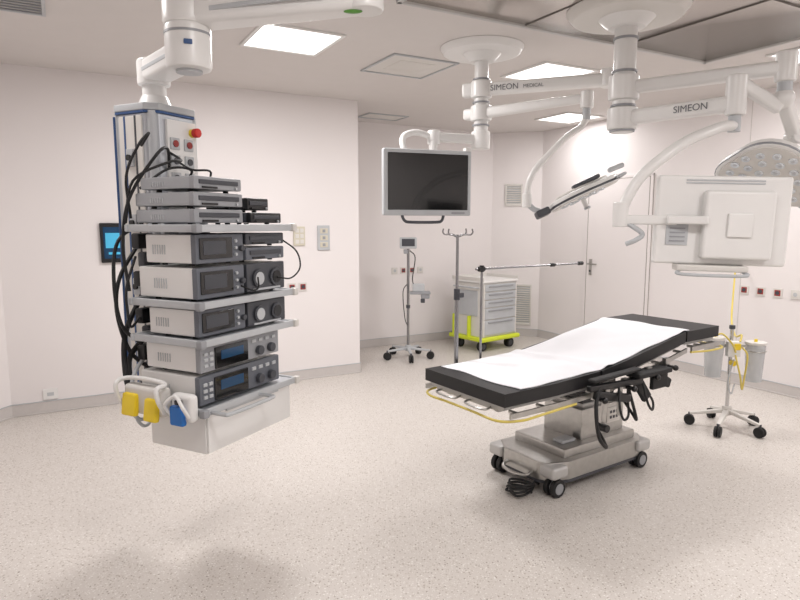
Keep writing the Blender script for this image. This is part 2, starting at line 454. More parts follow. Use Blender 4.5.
device('insufflator',0.0,0.295,1.27,1.415,M_WHITE,M_PANEL,'screen_left',dep=0.33)
device('suction_pump',0.305,0.59,1.27,1.415,M_WHITE2,M_DGREY,'gauge')
device('shaver_console',0.0,0.295,1.11,1.238,M_WHITE,M_PANEL,'screen_left',dep=0.28)
device('arthroscopy_pump',0.305,0.59,1.11,1.238,M_WHITE2,M_DGREY,'gauge')
device('electrosurgical_generator',0.0,0.53,0.955,1.08,M_WHITE,M_GREY,'wide',dep=0.31)
device('electrosurgical_generator',-0.01,0.53,0.815,0.952,M_WHITE,M_PANEL,'wide',dep=0.34)

p=P('foot_switch',RL,RR)
p.box((-0.05,0.28,0.835),(0.06,0.24,0.13),M_WHITE2,0.02,seg=3)
p.box((-0.088,0.345,0.815),(0.03,0.085,0.10),M_YEL,0.01,rot=(0,0.15,0))
p.box((-0.088,0.215,0.805),(0.03,0.075,0.10),M_YEL,0.01,rot=(0,0.15,0))
p.tube([(-0.08,0.40,0.80),(-0.11,0.40,0.86),(-0.11,0.40,0.91),(-0.06,0.40,0.92),(-0.06,0.28,0.93),(-0.06,0.16,0.92),(-0.11,0.155,0.91),(-0.11,0.15,0.86),(-0.08,0.15,0.80)],0.01,M_WHITE)
p.done()
p=P('foot_switch',RL,RR)
p.box((-0.05,0.06,0.83),(0.05,0.12,0.12),M_WHITE,0.02,seg=3)
p.box((-0.080,0.07,0.80),(0.03,0.075,0.085),M_BLUEB,0.01)
p.box((-0.085,0.06,0.86),(0.02,0.03,0.02),M_BLACK,0.004)
p.tube([(-0.08,0.11,0.80),(-0.11,0.11,0.85),(-0.10,0.06,0.89),(-0.11,0.01,0.85),(-0.08,0.01,0.80)],0.008,M_WHITE)
p.done()

p=P('cable_bundle',RL,RR,pend)
def cab(pts,r=0.006,m=M_RUB): p.tube([(x,y-0.02,z) for x,y,z in pts],r,m,seg=8)
cab([(0.14,0.48,1.95),(0.08,0.36,1.99),(0.02,0.36,1.93),(0.0,0.42,1.80),(0.02,0.43,1.62)])
cab([(0.25,0.43,1.85),(0.15,0.33,1.93),(0.05,0.30,1.88),(-0.01,0.40,1.7),(-0.02,0.44,1.5),(0.0,0.44,1.3)],0.007)
cab([(0.25,0.43,1.93),(0.20,0.30,1.88),(0.08,0.25,1.86),(0.0,0.38,1.78),(0.0,0.44,1.6)])
cab([(0.33,0.43,1.78),(0.26,0.30,1.84),(0.15,0.33,1.84),(0.05,0.40,1.75)])
cab([(0.28,0.43,1.90),(0.22,0.26,1.84),(0.30,0.22,1.83),(0.34,0.35,1.72),(0.33,0.42,1.62)],0.005)
cab([(0.16,0.52,1.6),(0.02,0.52,1.52),(-0.03,0.50,1.35),(-0.02,0.48,1.15),(0.05,0.44,1.05)],0.008)
cab([(0.16,0.56,1.5),(0.04,0.55,1.35),(0.0,0.53,1.2),(0.03,0.50,1.02),(0.08,0.43,0.93)],0.009)
cab([(0.16,0.52,1.3),(0.04,0.52,1.12),(0.0,0.50,0.98),(-0.01,0.46,0.84),(0.05,0.43,0.78)],0.012)
cab([(0.16,0.49,1.1),(0.03,0.49,1.0),(0.0,0.47,0.9),(-0.03,0.43,0.80),(-0.03,0.39,0.76)],0.012)
cab([(0.05,0.45,1.45),(-0.03,0.42,1.32),(-0.04,0.41,1.22),(-0.01,0.43,1.14),(0.05,0.44,1.18)],0.006)
cab([(0.1,0.46,1.0),(0.0,0.44,0.92),(-0.03,0.44,0.78),(0.03,0.44,0.70),(0.12,0.45,0.76)],0.009,M_LGREY)
cab([(0.12,0.46,0.92),(0.02,0.46,0.84),(0.0,0.44,0.72),(0.06,0.45,0.66),(0.14,0.46,0.72)],0.008,M_LGREY)
cab([(0.59,0.05,1.52),(0.63,-0.01,1.46),(0.63,-0.03,1.38),(0.58,-0.01,1.33),(0.5,0.01,1.34)],0.004)
cab([(0.25,0.02,1.32),(0.27,-0.03,1.30),(0.31,-0.03,1.31),(0.35,0.005,1.35)],0.004)
for k in range(9):
    z=1.52-0.085*k
    p.box((0.09+0.03*(k%2),0.425,z),(0.09,0.05,0.07),M_DGREY if k%2 else M_BLACK,0.01)
p.done()

p=P('support_arm',parent=pend)
cw=Vector(rw(0.31,0.55,0))
J=Vector((-0.90,2.70,0)); K=Vector((-0.14,2.60,0))
def vz(v,z): return (v.x,v.y,z)
p.cyl(vz(cw,2.14),vz(cw,2.20),0.085,M_WHITE,r2=0.06,seg=32)
p.cyl(vz(cw,2.19),vz(cw,2.30),0.055,M_WHITE,seg=32)
p.cyl(vz(cw,2.25),vz(cw,2.37),0.075,M_WHITE,seg=32,bev=0.012)
p.beam(vz(cw,2.315),vz(J,2.315),0.13,0.10,M_WHITE,0.02)
p.beam(vz(cw,2.315),vz(J,2.315),0.135,0.02,M_LGREY,0.004)
p.cyl(vz(J,2.245),vz(J,2.43),0.095,M_WHITE,seg=36,bev=0.018)
p.cyl(vz(J,2.235),vz(J,2.25),0.055,M_LGREY,seg=32)
p.cyl(vz(J,2.385),vz(J,2.395),0.097,M_GREY,seg=36)
p.box((J.x+0.03,J.y-0.092,2.34),(0.035,0.012,0.02),M_BLUE,0.004,rot=(0,0,0.35))
p.cyl(vz(J,2.42),vz(J,2.54),0.10,M_WHITE,seg=36,bev=0.02)
p.beam(vz(J,2.475),vz(K,2.50),0.15,0.12,M_WHITE,0.03,w2=0.13,h2=0.10,ext=0.02)
p.beam((J.x+0.12,J.y-0.085,2.47),(K.x-0.15,K.y-0.075,2.50),0.012,0.02,M_LGREY,0.003)
p.cyl(vz(K,2.45),vz(K,2.56),0.075,M_WHITE,seg=36,bev=0.015)
p.cyl(vz(K,2.55),vz(K,2.76),0.065,M_WHITE,seg=32)
p.cyl(vz(K,2.76),vz(K,H),0.13,M_WHITE,r2=0.2,seg=40)
p.sph((K.x-0.05,K.y-0.02,2.447),0.03,M_GREENL,(1.3,0.6,0.25))
p.done()

# ------------------------------------------------------------ OPERATING TABLE
TL=(1.175,3.80,0); TR=math.radians(34)
def castor(p,x,y,r,w,ax='y',hub=M_LGREY):
    a=(0,1,0) if ax=='y' else (1,0,0)
    for sgn in (-1,1):
        o=Vector(a)*sgn*w*0.55
        c0=Vector((x,y,r))+o-Vector(a)*w*0.35; c1=c0+Vector(a)*w*0.7
        p.cyl(c0,c1,r,M_RUB,bev=min(0.006,r*0.2),seg=24)
        h0=c0-Vector(a)*0.002; h1=c1+Vector(a)*0.002
        p.cyl(h0,h1,r*0.6,hub,seg=18)
    p.box((x,y,r*1.5),(w*0.6 if ax=='y' else w*0.9,w*0.9 if ax=='y' else w*0.6,r*1.1),M_GREY,0.004)
    p.cyl((x,y,r*1.8),(x,y,r*2.5),w*0.4,M_DGREY,seg=14)
tab=empty('operating_table')
p=P('base',(1.115,3.83,0),TR,tab)
CP=((-0.40,-0.225),(0.40,-0.225),(-0.40,0.225),(0.40,0.225))
for x,y in CP: castor(p,x,y,0.055,0.045,'y',M_GREY)
oc=[(-0.46,-0.14),(-0.42,-0.21),(-0.30,-0.255),(0.38,-0.255),(0.47,-0.18),(0.47,0.18),(0.38,0.255),(-0.38,0.255),(-0.46,0.14)]
p.prism(oc,0.085,0.20,M_STEEL,0.010)
p.prism([(x*0.98,y*0.98) for x,y in oc],0.065,0.086,M_DGREY,0.003)
for x,y in CP:
    p.box((x,y*0.97,0.155),(0.13,0.12,0.075),M_STEELP,0.02,seg=3)
p.box((0.04,0.0,0.225),(0.68,0.42,0.06),M_STEEL,0.012)
p.box((0.12,0.0,0.35),(0.42,0.31,0.20),M_STEEL,0.012)
p.box((0.12,0.0,0.455),(0.34,0.26,0.04),M_STEELP,0.01)
p.box((0.22,-0.157,0.37),(0.13,0.006,0.10),M_WHITE2,0.002)
for i in range(3):
    for j in range(2): p.box((0.19+0.03*i,-0.161,0.39-0.035*j),(0.018,0.004,0.018),M_DGREY,0.001)
for k in range(6): p.box((0.11,0,0.485+k*0.024),(0.33-0.012*(k%2),0.25-0.012*(k%2),0.024),M_BLACK,0.006)
p.box((0.11,0,0.635),(0.38,0.29,0.05),M_DGREY,0.012)
p.box((-0.18,-0.1,0.265),(0.12,0.08,0.02),M_LGREY,0.005)
p.tube([(-0.44,-0.10,0.13),(-0.50,-0.10,0.11),(-0.52,-0.05,0.10),(-0.52,0.05,0.10),(-0.50,0.10,0.11),(-0.44,0.10,0.13)],0.01,M_STEEL)
p.done()

prof=[(-1.01,0.748),(-0.62,0.750),(-0.25,0.766),(0.0,0.803),(0.30,0.857),(0.58,0.908),(0.96,0.910)]
def zt(x):
    for (a,b),(c,d) in zip(prof,prof[1:]):
        if x<=c: return b+(d-b)*(x-a)/(c-a)
    return prof[-1][1]
p=P('mattress',TL,TR,tab)
segs=[(-1.01,-0.27),(-0.255,0.57),(0.585,0.96)]
HW=0.335
for a,b in segs:
    pr=[(a,zt(a))]+[q for q in prof if a+0.02<q[0]<b-0.02]+[(b,zt(b))]
    p.slab(pr,0.070,-HW,HW,M_PAD,0.014)
p.done()
p=P('sheet',TL,TR,tab)
tb=bmesh.new(); nx,ny=70,22; g=[]
for i in range(nx+1):
    x=-0.90+(0.62+0.90)*i/nx; row=[]
    for j in range(ny+1):
        t=j/ny; y=-0.315+0.63*t+0.006*math.sin(x*9)*(1 if j in(0,ny) else 0)
        z=zt(x)+0.006+0.002*math.sin(x*23+y*9)*math.sin(y*17+1)+0.012*math.exp(-((x+0.24+0.05*math.sin(y*5))/0.035)**2)+0.007*math.exp(-((x-0.56)/0.03)**2)
        row.append(tb.verts.new((x+0.012*math.sin(y*15) if i in(0,nx) else x,y,z)))
    g.append(row)
for i in range(nx):
    for j in range(ny): tb.faces.new((g[i][j],g[i+1][j],g[i+1][j+1],g[i][j+1]))
r=bmesh.ops.extrude_face_region(tb,geom=tb.faces[:])
bmesh.ops.translate(tb,vec=(0,0,-0.004),verts=[q for q in r['geom'] if isinstance(q,bmesh.types.BMVert)])
p.add(tb,M_SHEET); p.done(False)

YR=0.355
p=P('table_frame',TL,TR,tab)
for a,b in segs:
    pr=[(a+0.02,zt(a)-0.072)]+[(q[0],q[1]-0.072) for q in prof if a+0.03<q[0]<b-0.03]+[(b-0.02,zt(b)-0.072)]
    p.slab(pr,0.022,-0.31,0.31,M_STEELP,0.003)
    for y in (-YR,YR):
        pr2=[(x,z-0.028) for x,z in pr]
        p.slab(pr2,0.028,y-0.006,y+0.006,M_STEEL,0.002)
        nn=4
        for k in range(nn):
            x=a+0.07+(b-a-0.14)*k/(nn-1); z=zt(x)-0.108
            p.cyl((x,y*0.84,z),(x,y,z),0.01,M_STEEL,seg=12)
for y in (-0.2,0.2):
    p.beam((-0.94,y,zt(-0.94)-0.118),(-0.25,y,zt(-0.25)-0.118),0.035,0.04,M_STEELP,0.005)
    p.beam((-0.30,y,0.655),(0.55,y,0.785),0.045,0.06,M_DGREY,0.006)
    p.beam((0.6,y*0.8,0.81),(0.92,y*0.8,0.81),0.03,0.035,M_STEELP,0.005)
p.box((0.06,0,0.675),(0.46,0.34,0.05),M_STEELP,0.012)
p.box((-0.28,0,0.645),(0.06,0.46,0.05),M_DGREY,0.01)
p.box((-0.97,0,0.65),(0.03,0.52,0.03),M_STEELP,0.006)
p.tube([(-0.5,-0.36,0.62),(-0.80,-0.37,0.61),(-0.92,-0.365,0.605),(-1.025,-0.30,0.605),(-1.025,-0.1,0.605),(-1.025,0.1,0.605),(-1.025,0.28,0.605),(-0.93,0.36,0.61),(-0.6,0.36,0.62)],0.007,M_HOSE)
for yy in (-0.2,0.05):
    p.tube([(-0.96,yy,0.65),(-1.03,yy,0.64),(-1.03,yy+0.15,0.64),(-0.96,yy+0.15,0.65)],0.006,M_STEEL)
p.tube([(0.60,-0.355,0.775),(0.80,-0.37,0.765),(0.97,-0.36,0.77),(1.0,-0.2,0.77),(1.0,0.2,0.77)],0.007,M_HOSE)
for x in (-0.36,-0.1,0.12,0.30):
    z=zt(x)-0.108
    p.box((x,-YR-0.02,z),(0.045,0.03,0.06),M_STEEL,0.005)
    p.cyl((x,-YR-0.025,z-0.02),(x,-YR-0.075,z-0.02),0.012,M_BLACK,bev=0.003,seg=16)
    p.sph((x,-YR-0.085,z-0.02),0.018,M_BLACK)
p.beam((-0.44,-0.39,0.70),(0.02,-0.40,0.685),0.035,0.035,M_BLACK,0.008)
p.beam((-0.40,-0.40,0.66),(-0.10,-0.41,0.60),0.03,0.05,M_BLACK,0.01)
p.beam((-0.42,-0.39,0.740),(0.0,-0.39,0.755),0.05,0.02,M_RUB,0.008)
p.beam((-0.05,-0.39,0.72),(0.26,-0.40,0.725),0.10,0.03,M_RUB,0.008)
p.beam((0.0,-0.38,0.69),(0.10,-0.39,0.56),0.03,0.07,M_RUB,0.01)
p.beam((-0.28,-0.39,0.68),(-0.30,-0.38,0.46),0.03,0.03,M_STEEL,0.006)
p.beam((-0.16,-0.39,0.68),(-0.15,-0.38,0.50),0.025,0.03,M_STEEL,0.006)
p.cyl((-0.31,-0.36,0.46),(-0.31,-0.43,0.46),0.022,M_BLACK,bev=0.004)
p.prism([(0.12,-0.415),(0.27,-0.415),(0.27,-0.385),(0.12,-0.385)],0.61,0.71,M_RUB,0.01)
p.beam((0.20,-0.40,0.68),(0.32,-0.39,0.62),0.03,0.06,M_RUB,0.012)
p.tube([(-0.36,-0.40,0.70),(-0.42,-0.43,0.60),(-0.40,-0.44,0.44),(-0.30,-0.41,0.35),(-0.18,-0.32,0.31),(-0.05,-0.17,0.32)],0.011,M_RUB)
p.tube([(-0.20,-0.41,0.68),(-0.24,-0.45,0.58),(-0.20,-0.45,0.50),(-0.10,-0.41,0.50),(-0.06,-0.37,0.60),(-0.04,-0.36,0.68)],0.007,M_RUB)
p.tube([(0.02,-0.41,0.68),(0.02,-0.45,0.56),(0.10,-0.43,0.50),(0.18,-0.37,0.54),(0.2,-0.25,0.62)],0.007,M_RUB)
p.tube([(-0.10,-0.40,0.66),(-0.06,-0.42,0.52),(0.02,-0.38,0.44),(0.08,-0.30,0.46),(0.08,-0.2,0.56)],0.009,M_RUB)
p.done()

def tw(x,y,z):
    q=Matrix.Rotation(TR,2)@Vector((x,y)); return (TL[0]+q.x,TL[1]+q.y,z)
ip=tw(-0.735,0.377,0)
p=P('iv_pole',(ip[0],ip[1],0),TR)
p.box((0,-0.005,0.645),(0.04,0.025,0.07),M_STEEL,0.006)
p.cyl((0,0.01,0.58),(0,0.01,1.16),0.0135,M_POLE,seg=16)
p.cyl((0,0.01,1.13),(0,0.01,1.20),0.019,M_DGREY,seg=16,bev=0.003)
p.box((0.014,0.0,1.16),(0.05,0.03,0.03),M_DGREY,0.005)
p.cyl((0,0.01,1.18),(0,0.01,1.53),0.009,M_POLE,seg=14)
for a in range(4):
    an=math.radians(20+90*a); c_,s_=math.cos(an),math.sin(an)
    p.tube([(0,0.01,1.515),(0.05*c_,0.01+0.05*s_,1.53),(0.09*c_,0.01+0.09*s_,1.53),(0.105*c_,0.01+0.105*s_,1.545),(0.10*c_,0.01+0.10*s_,1.565)],0.005,M_POLE,seg=8)
p.done()
sp=tw(-0.535,0.377,0)
p=P('anesthesia_screen_frame',(sp[0],sp[1],0),TR)
p.box((0,-0.005,0.648),(0.04,0.025,0.07),M_STEEL,0.006)
p.cyl((0,0.01,0.60),(0,0.01,1.31),0.008,M_POLE,seg=14)
p.cyl((-0.05,0.01,1.313),(0.96,0.03,1.313),0.0075,M_POLE,seg=14)
p.cyl((-0.03,0.01,1.313),(0.02,0.01,1.313),0.016,M_BLACK,seg=14,bev=0.003)
p.cyl((0.935,0.03,1.313),(0.98,0.03,1.313),0.014,M_BLACK,seg=14,bev=0.003)
p.cyl((0.64,0.022,1.313),(0.68,0.023,1.313),0.013,M_BLACK,seg=14,bev=0.002)
p.cyl((0,0.01,1.295),(0,0.01,1.335),0.015,M_BLACK,seg=14)
p.done()
p=P('coiled_cable',(0.71,3.44,0),0)
pts=[]
for k in range(46):
    a=k*0.55; r=0.07+0.015*math.sin(k*1.7)
    pts.append((r*math.cos(a),r*math.sin(a)*0.9,0.011+0.0025*k*0.6+0.004*math.sin(k*2.3)))
pts+= [(0.10,0.06,0.05),(0.12,0.10,0.03),(0.14,0.12,0.012)]
p.tube(pts,0.007,M_RUB,sub=3,seg=8)
p.done()

# ------------------------------------------------------------ SUCTION STAND
def star_base(p,n,R,r,zhub,m,a0=0.3,wr=0.035):
    p.cyl((0,0,zhub-0.03),(0,0,zhub+0.04),0.035,m,bev=0.005)
    for k in range(n):
        a=a0+2*math.pi*k/n; c_,s_=math.cos(a),math.sin(a)
        p.beam((0.02*c_,0.02*s_,zhub),(R*c_,R*s_,wr*2.3),0.04,0.03,m,0.006,w2=0.028,h2=0.02)
        p.cyl((R*c_,R*s_,wr*1.6),(R*c_,R*s_,wr*2.5),0.010,M_DGREY,seg=12)
        ox,oy=-s_,c_
        for sg in (-1,1):
            o=Vector((ox,oy,0))*0.014*sg; b0=Vector((R*c_,R*s_,wr))+o
            p.cyl(b0-Vector((ox,oy,0))*0.010,b0+Vector((ox,oy,0))*0.010,wr,M_RUB,seg=20,bev=0.004)
p=P('suction_canister_stand',(2.56,4.62,0),0.0)
star_base(p,5,0.26,0.02,0.14,M_WHITE2,0.25,0.04)
p.cyl((0,0,0.14),(0,0,0.80),0.014,M_CHROME,seg=16)
p.cyl((0,0,0.79),(0,0,0.82),0.022,M_DGREY,bev=0.004)
p.beam((-0.16,0,0.66),(0.20,0.0,0.66),0.025,0.025,M_STEEL,0.004)
for x,zz in ((-0.13,0.42),(0.19,0.38)):
    p.cyl((x,0,zz),(x,0,zz+0.29),0.058,M_CLEAR,r2=0.072,seg=28)
    p.cyl((x,0,zz+0.29),(x,0,zz+0.31),0.077,M_WHITE2,bev=0.005,seg=28)
    p.tube([(x+0.073*math.cos(t*math.pi/6),0.073*math.sin(t*math.pi/6),zz+0.24) for t in range(12)],0.005,M_STEEL,closed=True)
    p.cyl((x,0,zz+0.31),(x,0,zz+0.33),0.012,M_YEL)
p.box((0,-0.03,0.64),(0.10,0.05,0.12),M_WHITE,0.01)
p.box((0.02,-0.058,0.66),(0.05,0.01,0.05),M_YEL,0.004)
p.cyl((0,-0.06,0.53),(0,-0.02,0.53),0.022,M_YEL,bev=0.004)
p.tube([(-0.12,0,0.74),(-0.10,-0.06,0.76),(-0.03,-0.08,0.68),(-0.0,-0.07,0.62)],0.007,M_HOSE)
p.tube([(0.0,-0.07,0.60),(0.02,-0.12,0.44),(0.05,-0.10,0.34),(0.07,-0.09,0.45),(0.08,-0.09,0.6),(0.05,-0.06,0.66)],0.007,M_HOSE)
p.tube([(0.0,-0.05,0.56),(-0.06,-0.1,0.40),(-0.02,-0.08,0.30),(0.03,-0.03,0.36)],0.006,M_CLEAR)
p.done()
a_,d_,_=WALL['right']; gq=a_+d_*2.87; inw=Vector((d_.y,-d_.x))
gx,gy=(gq+inw*0.06+d_*0.04)
p=P('yellow_gas_hose')
p.tube([(gx,gy,1.30),(gx-0.06,gy-0.06,1.25),(gx-0.2,gy-0.30,0.98),(gx-0.42,gy-0.70,0.76),(2.70,4.82,0.70),(2.64,4.63,0.74),(2.60,4.57,0.70)],0.008,M_HOSE,seg=10)
p.done()

# ------------------------------------------------------------ CART
p=P('medical_drawer_cart',(1.10,7.82,0),math.radians(38))
W,D,Hc=0.60,0.52,0.90
for x in (-0.25,0.25):
    for y in (-0.2,0.2): castor(p,x,y,0.06,0.04,'y',M_DGREY)
p.box((0,0,0.155),(W+0.10,D+0.10,0.055),M_YELG,0.02,seg=3)
p.box((0,0,0.52),(W,D,0.68),M_WHITE2,0.012)
z=0.20; hs=[0.10,0.10,0.10,0.15,0.20][::-1]
for h in hs:
    p.box((0.0,-D/2-0.008,z+h/2),(W-0.05,0.02,h-0.016),M_LGREY,0.005)
    p.box((0.0,-D/2-0.022,z+h-0.035),(W-0.16,0.014,0.018),M_GREY,0.004)
    z+=h
for sx in (-1,1):
    p.box((sx*(W/2-0.012),-D/2-0.004,0.52),(0.024,0.02,0.67),M_WHITE2,0.004)
p.box((0,0,0.875),(W+0.04,D+0.04,0.03),M_WHITE,0.01)
for sx in (-1,1): p.box((sx*(W/2+0.012),0,0.905),(0.014,D+0.04,0.05),M_WHITE2,0.005)
p.box((0,D/2+0.012,0.905),(W+0.04,0.014,0.05),M_WHITE2,0.005)
p.tube([(-W/2,-0.18,0.80),(-W/2-0.08,-0.18,0.81),(-W/2-0.09,0,0.81),(-W/2-0.08,0.18,0.81),(-W/2,0.18,0.80)],0.012,M_LGREY)
for y in (-0.05,0.22): p.box((-W/2-0.03,y,0.30),(0.05,0.03,0.28),M_YELG,0.008)
p.box((-W/2-0.006,0.0,0.60),(0.012,0.34,0.32),M_LGREY,0.006)
p.box((W/2+0.02,0.0,0.30),(0.04,0.22,0.26),M_YELG,0.012)
p.done()

# ------------------------------------------------------------ ROLLING STAND
p=P('patient_monitor_stand',(0.096,7.12,0),0.0)
star_base(p,5,0.27,0.02,0.12,M_LGREY,-1.45,0.045)
p.cyl((0,0,0.12),(0,0,1.30),0.016,M_POLE,seg=16)
p.cyl((0,0,0.60),(0,0,0.64),0.024,M_DGREY,bev=0.004)
p.box((0.0,-0.02,1.37),(0.20,0.06,0.13),M_LGREY,0.012)
p.box((0.0,-0.052,1.375),(0.15,0.006,0.085),M_DGREY,0.004)
p.box((-0.03,-0.04,1.27),(0.05,0.05,0.05),M_GREY,0.008)
p.tube([(0.02,0,1.28),(0.08,-0.02,1.2),(0.05,-0.03,0.95),(0.08,-0.02,0.85)],0.006,M_RUB)
p.beam((0,0,0.80),(0.22,-0.04,0.78),0.02,0.02,M_STEEL,0.003)
p.box((0.14,-0.04,0.79),(0.24,0.14,0.03),M_GREY,0.006)
p.box((0.12,-0.04,0.85),(0.14,0.10,0.09),M_LGREY,0.01)
p.box((0.20,-0.05,0.755),(0.10,0.10,0.06),M_GREY,0.01)
p.box((0.17,-0.08,0.70),(0.05,0.04,0.05),M_DGREY,0.008)
p.tube([(0.0,0,0.9),(-0.06,-0.03,0.8),(-0.04,-0.03,0.5),(-0.01,-0.03,0.4)],0.005,M_RUB)
p.done()

# ------------------------------------------------------------ LIGHT HEAD
def light_head(p, M, R=0.29, rim=None):
    p.T=M
    pts=[]
    for k in range(48):
        a=2*math.pi*k/48; r=R*(0.90+0.10*math.cos(3*a))
        pts.append((r*math.cos(a)*1.05,r*math.sin(a)*0.95))
    p.prism(pts,-0.02,0.025,M_WHITE,0.010)
    p.prism([(x*0.75,y*0.75) for x,y in pts],0.025,0.045,M_WHITE2,0.008)
    p.prism([(x*1.012,y*1.012) for x,y in pts],-0.014,0.0 if rim else -0.002,rim or M_GREY,0.003)
    p.prism([(x*0.93,y*0.93) for x,y in pts],-0.026,-0.018,M_WHITE2,0.003)
    for ring,n in ((0.07,5),(0.135,10),(0.20,16)):
        if ring>R*0.75: continue
        for k in range(n):
            a=2*math.pi*k/n+ring*9
            p.cyl((ring*math.cos(a),ring*math.sin(a),-0.025),(ring*math.cos(a),ring*math.sin(a),-0.032),0.022,M_LED,seg=14)
            p.cyl((ring*math.cos(a),ring*math.sin(a),-0.031),(ring*math.cos(a),ring*math.sin(a),-0.034),0.010,M_LGREY,seg=10)
    p.cyl((0,0,-0.026),(0,0,-0.09),0.017,M_WHITE,bev=0.004)
    p.cyl((0,0,-0.09),(0,0,-0.105),0.022,M_LGREY,bev=0.005)
    p.tube([(R*0.86,-0.10,0.0),(R*1.12,-0.09,0.0),(R*1.17,0.0,0.0),(R*1.12,0.09,0.0),(R*0.86,0.10,0.0)],0.009,M_LGREY)
    p.T=Matrix.Identity(4)

# ------------------------------------------------------------ POLE 1
A1=Vector((0.585,4.53,0))
s1=empty('surgical_light')
p=P('mount_and_arms',parent=s1)
p.cyl(vz(A1,H-0.045),vz(A1,H),0.27,M_WHITE,r2=0.30,seg=48,bev=0.008)
p.cyl(vz(A1,H-0.10),vz(A1,H-0.04),0.085,M_WHITE,r2=0.14,seg=40)
p.cyl(vz(A1,2.26),vz(A1,H-0.09),0.05,M_WHITE,seg=32)
for z in (2.62,2.46,2.30):
    p.cyl(vz(A1,z-0.005),vz(A1,z+0.005),0.062,M_GREY,seg=32)
E1=Vector((1.40,4.21,0)); E2=Vector((1.20,4.03,0))
p.cyl(vz(A1,2.49),vz(A1,2.61),0.075,M_WHITE,seg=32,bev=0.012)
p.beam(vz(A1,2.55),vz(E1,2.55),0.08,0.085,M_WHITE,0.02,ext=0.03)
p.cyl(vz(E1,2.50),vz(E1,2.62),0.06,M_WHITE,seg=32,bev=0.012)
p.beam((A1.x-0.13,A1.y+0.05,2.55),vz(A1,2.55),0.07,0.10,M_WHITE,0.02)
p.cyl(vz(A1,2.33),vz(A1,2.44),0.075,M_WHITE,seg=32,bev=0.012)
p.beam((A1.x-0.11,A1.y+0.08,2.385),vz(A1,2.385),0.07,0.08,M_WHITE,0.02)
p.beam(vz(A1,2.385),vz(E2,2.395),0.07,0.075,M_WHITE,0.018,w2=0.055,h2=0.055,ext=0.02)
p.cyl(vz(E2,2.33),vz(E2,2.44),0.042,M_WHITE,seg=28,bev=0.01)
p.cyl(vz(E2,2.26),vz(E2,2.34),0.026,M_LGREY,seg=24)
p.tube([(1.20,4.03,2.27),(1.165,4.02,2.215),(1.07,4.0,2.15),(0.97,4.0,2.05),(0.88,4.0,1.95),(0.835,4.0,1.86),(0.825,4.0,1.77)],0.020,M_WHITE,seg=14)
p.cyl((0.825,4.0,1.79),(0.825,4.0,1.70),0.03,M_WHITE,bev=0.006)
p.tube([(0.825,4.0,1.73),(0.87,4.0,1.69),(0.93,4.0,1.67)],0.018,M_LGREY,seg=12)
MH=Matrix.Translation((1.18,4.02,1.785)) @ Euler((math.radians(-8),math.radians(-25),0)).to_matrix().to_4x4()
light_head(p, MH, 0.25, M_DGREY)
p.T=MH
p.box((-0.275,0,-0.005),(0.09,0.11,0.05),M_DGREY,0.012)
p.cyl((0.16,-0.20,0.05),(0.27,-0.14,0.05),0.016,M_LGREY,bev=0.004)
p.box((0.02,-0.14,0.052),(0.18,0.06,0.025),M_DGREY,0.008)
p.T=Matrix.Identity(4)
p.done()
dE=(E1-A1); an=math.atan2(dE.y,dE.x); nn=Vector((dE.y,-dE.x,0)).normalized()*0.0415
c_=A1+dE*0.20+nn
label('lettering','SIMEON',(c_.x,c_.y,2.548),0.056,(math.radians(90),0,an),s1)
c_=A1+dE*0.43+nn
label('lettering','MEDICAL',(c_.x,c_.y,2.544),0.034,(math.radians(90),0,an),s1)

mon=empty('ceiling_monitor')
p=P('monitor_arm',parent=mon)
p.cyl(vz(A1,2.13),vz(A1,2.26),0.068,M_WHITE,seg=32,bev=0.012)
MJ=Vector((0.24,4.42,0))
p.beam(vz(A1,2.20),vz(MJ,2.205),0.06,0.065,M_WHITE,0.015,ext=0.02)
p.cyl(vz(MJ,2.15),vz(MJ,2.25),0.045,M_WHITE,seg=28,bev=0.01)
p.tube([(0.24,4.42,2.2),(0.12,4.38,2.23),(0.03,4.33,2.20),(0.02,4.29,2.13),(0.06,4.28,2.07),(0.16,4.28,2.04)],0.022,M_WHITE,seg=14)
p.cyl((0.24,4.42,2.20),(0.22,4.32,1.98),0.03,M_WHITE,seg=20)
p.box((0.22,4.30,1.92),(0.16,0.07,0.16),M_LGREY,0.012,rot=(0,0,math.radians(22)))
p.done()
p=P('monitor_screen',(0.185,4.20,1.870),math.radians(20),mon)
p.box((0,0,0),(0.64,0.055,0.44),M_LGREY,0.012,seg=3)
p.box((0,-0.027,0.005),(0.585,0.006,0.375),M_SCR,0.003)
p.box((0,0.04,0),(0.40,0.05,0.28),M_LGREY,0.015)
p.box((0.22,-0.0285,-0.202),(0.10,0.004,0.012),M_GREY,0.001)
p.tube([(-0.19,-0.01,-0.21),(-0.17,-0.02,-0.255),(-0.12,-0.03,-0.265),(0.05,-0.03,-0.265),(0.10,-0.02,-0.255),(0.12,-0.01,-0.21)],0.010,M_DGREY)
p.box((0.30,0.0,0.23),(0.05,0.05,0.03),M_WHITE,0.008)
p.done()

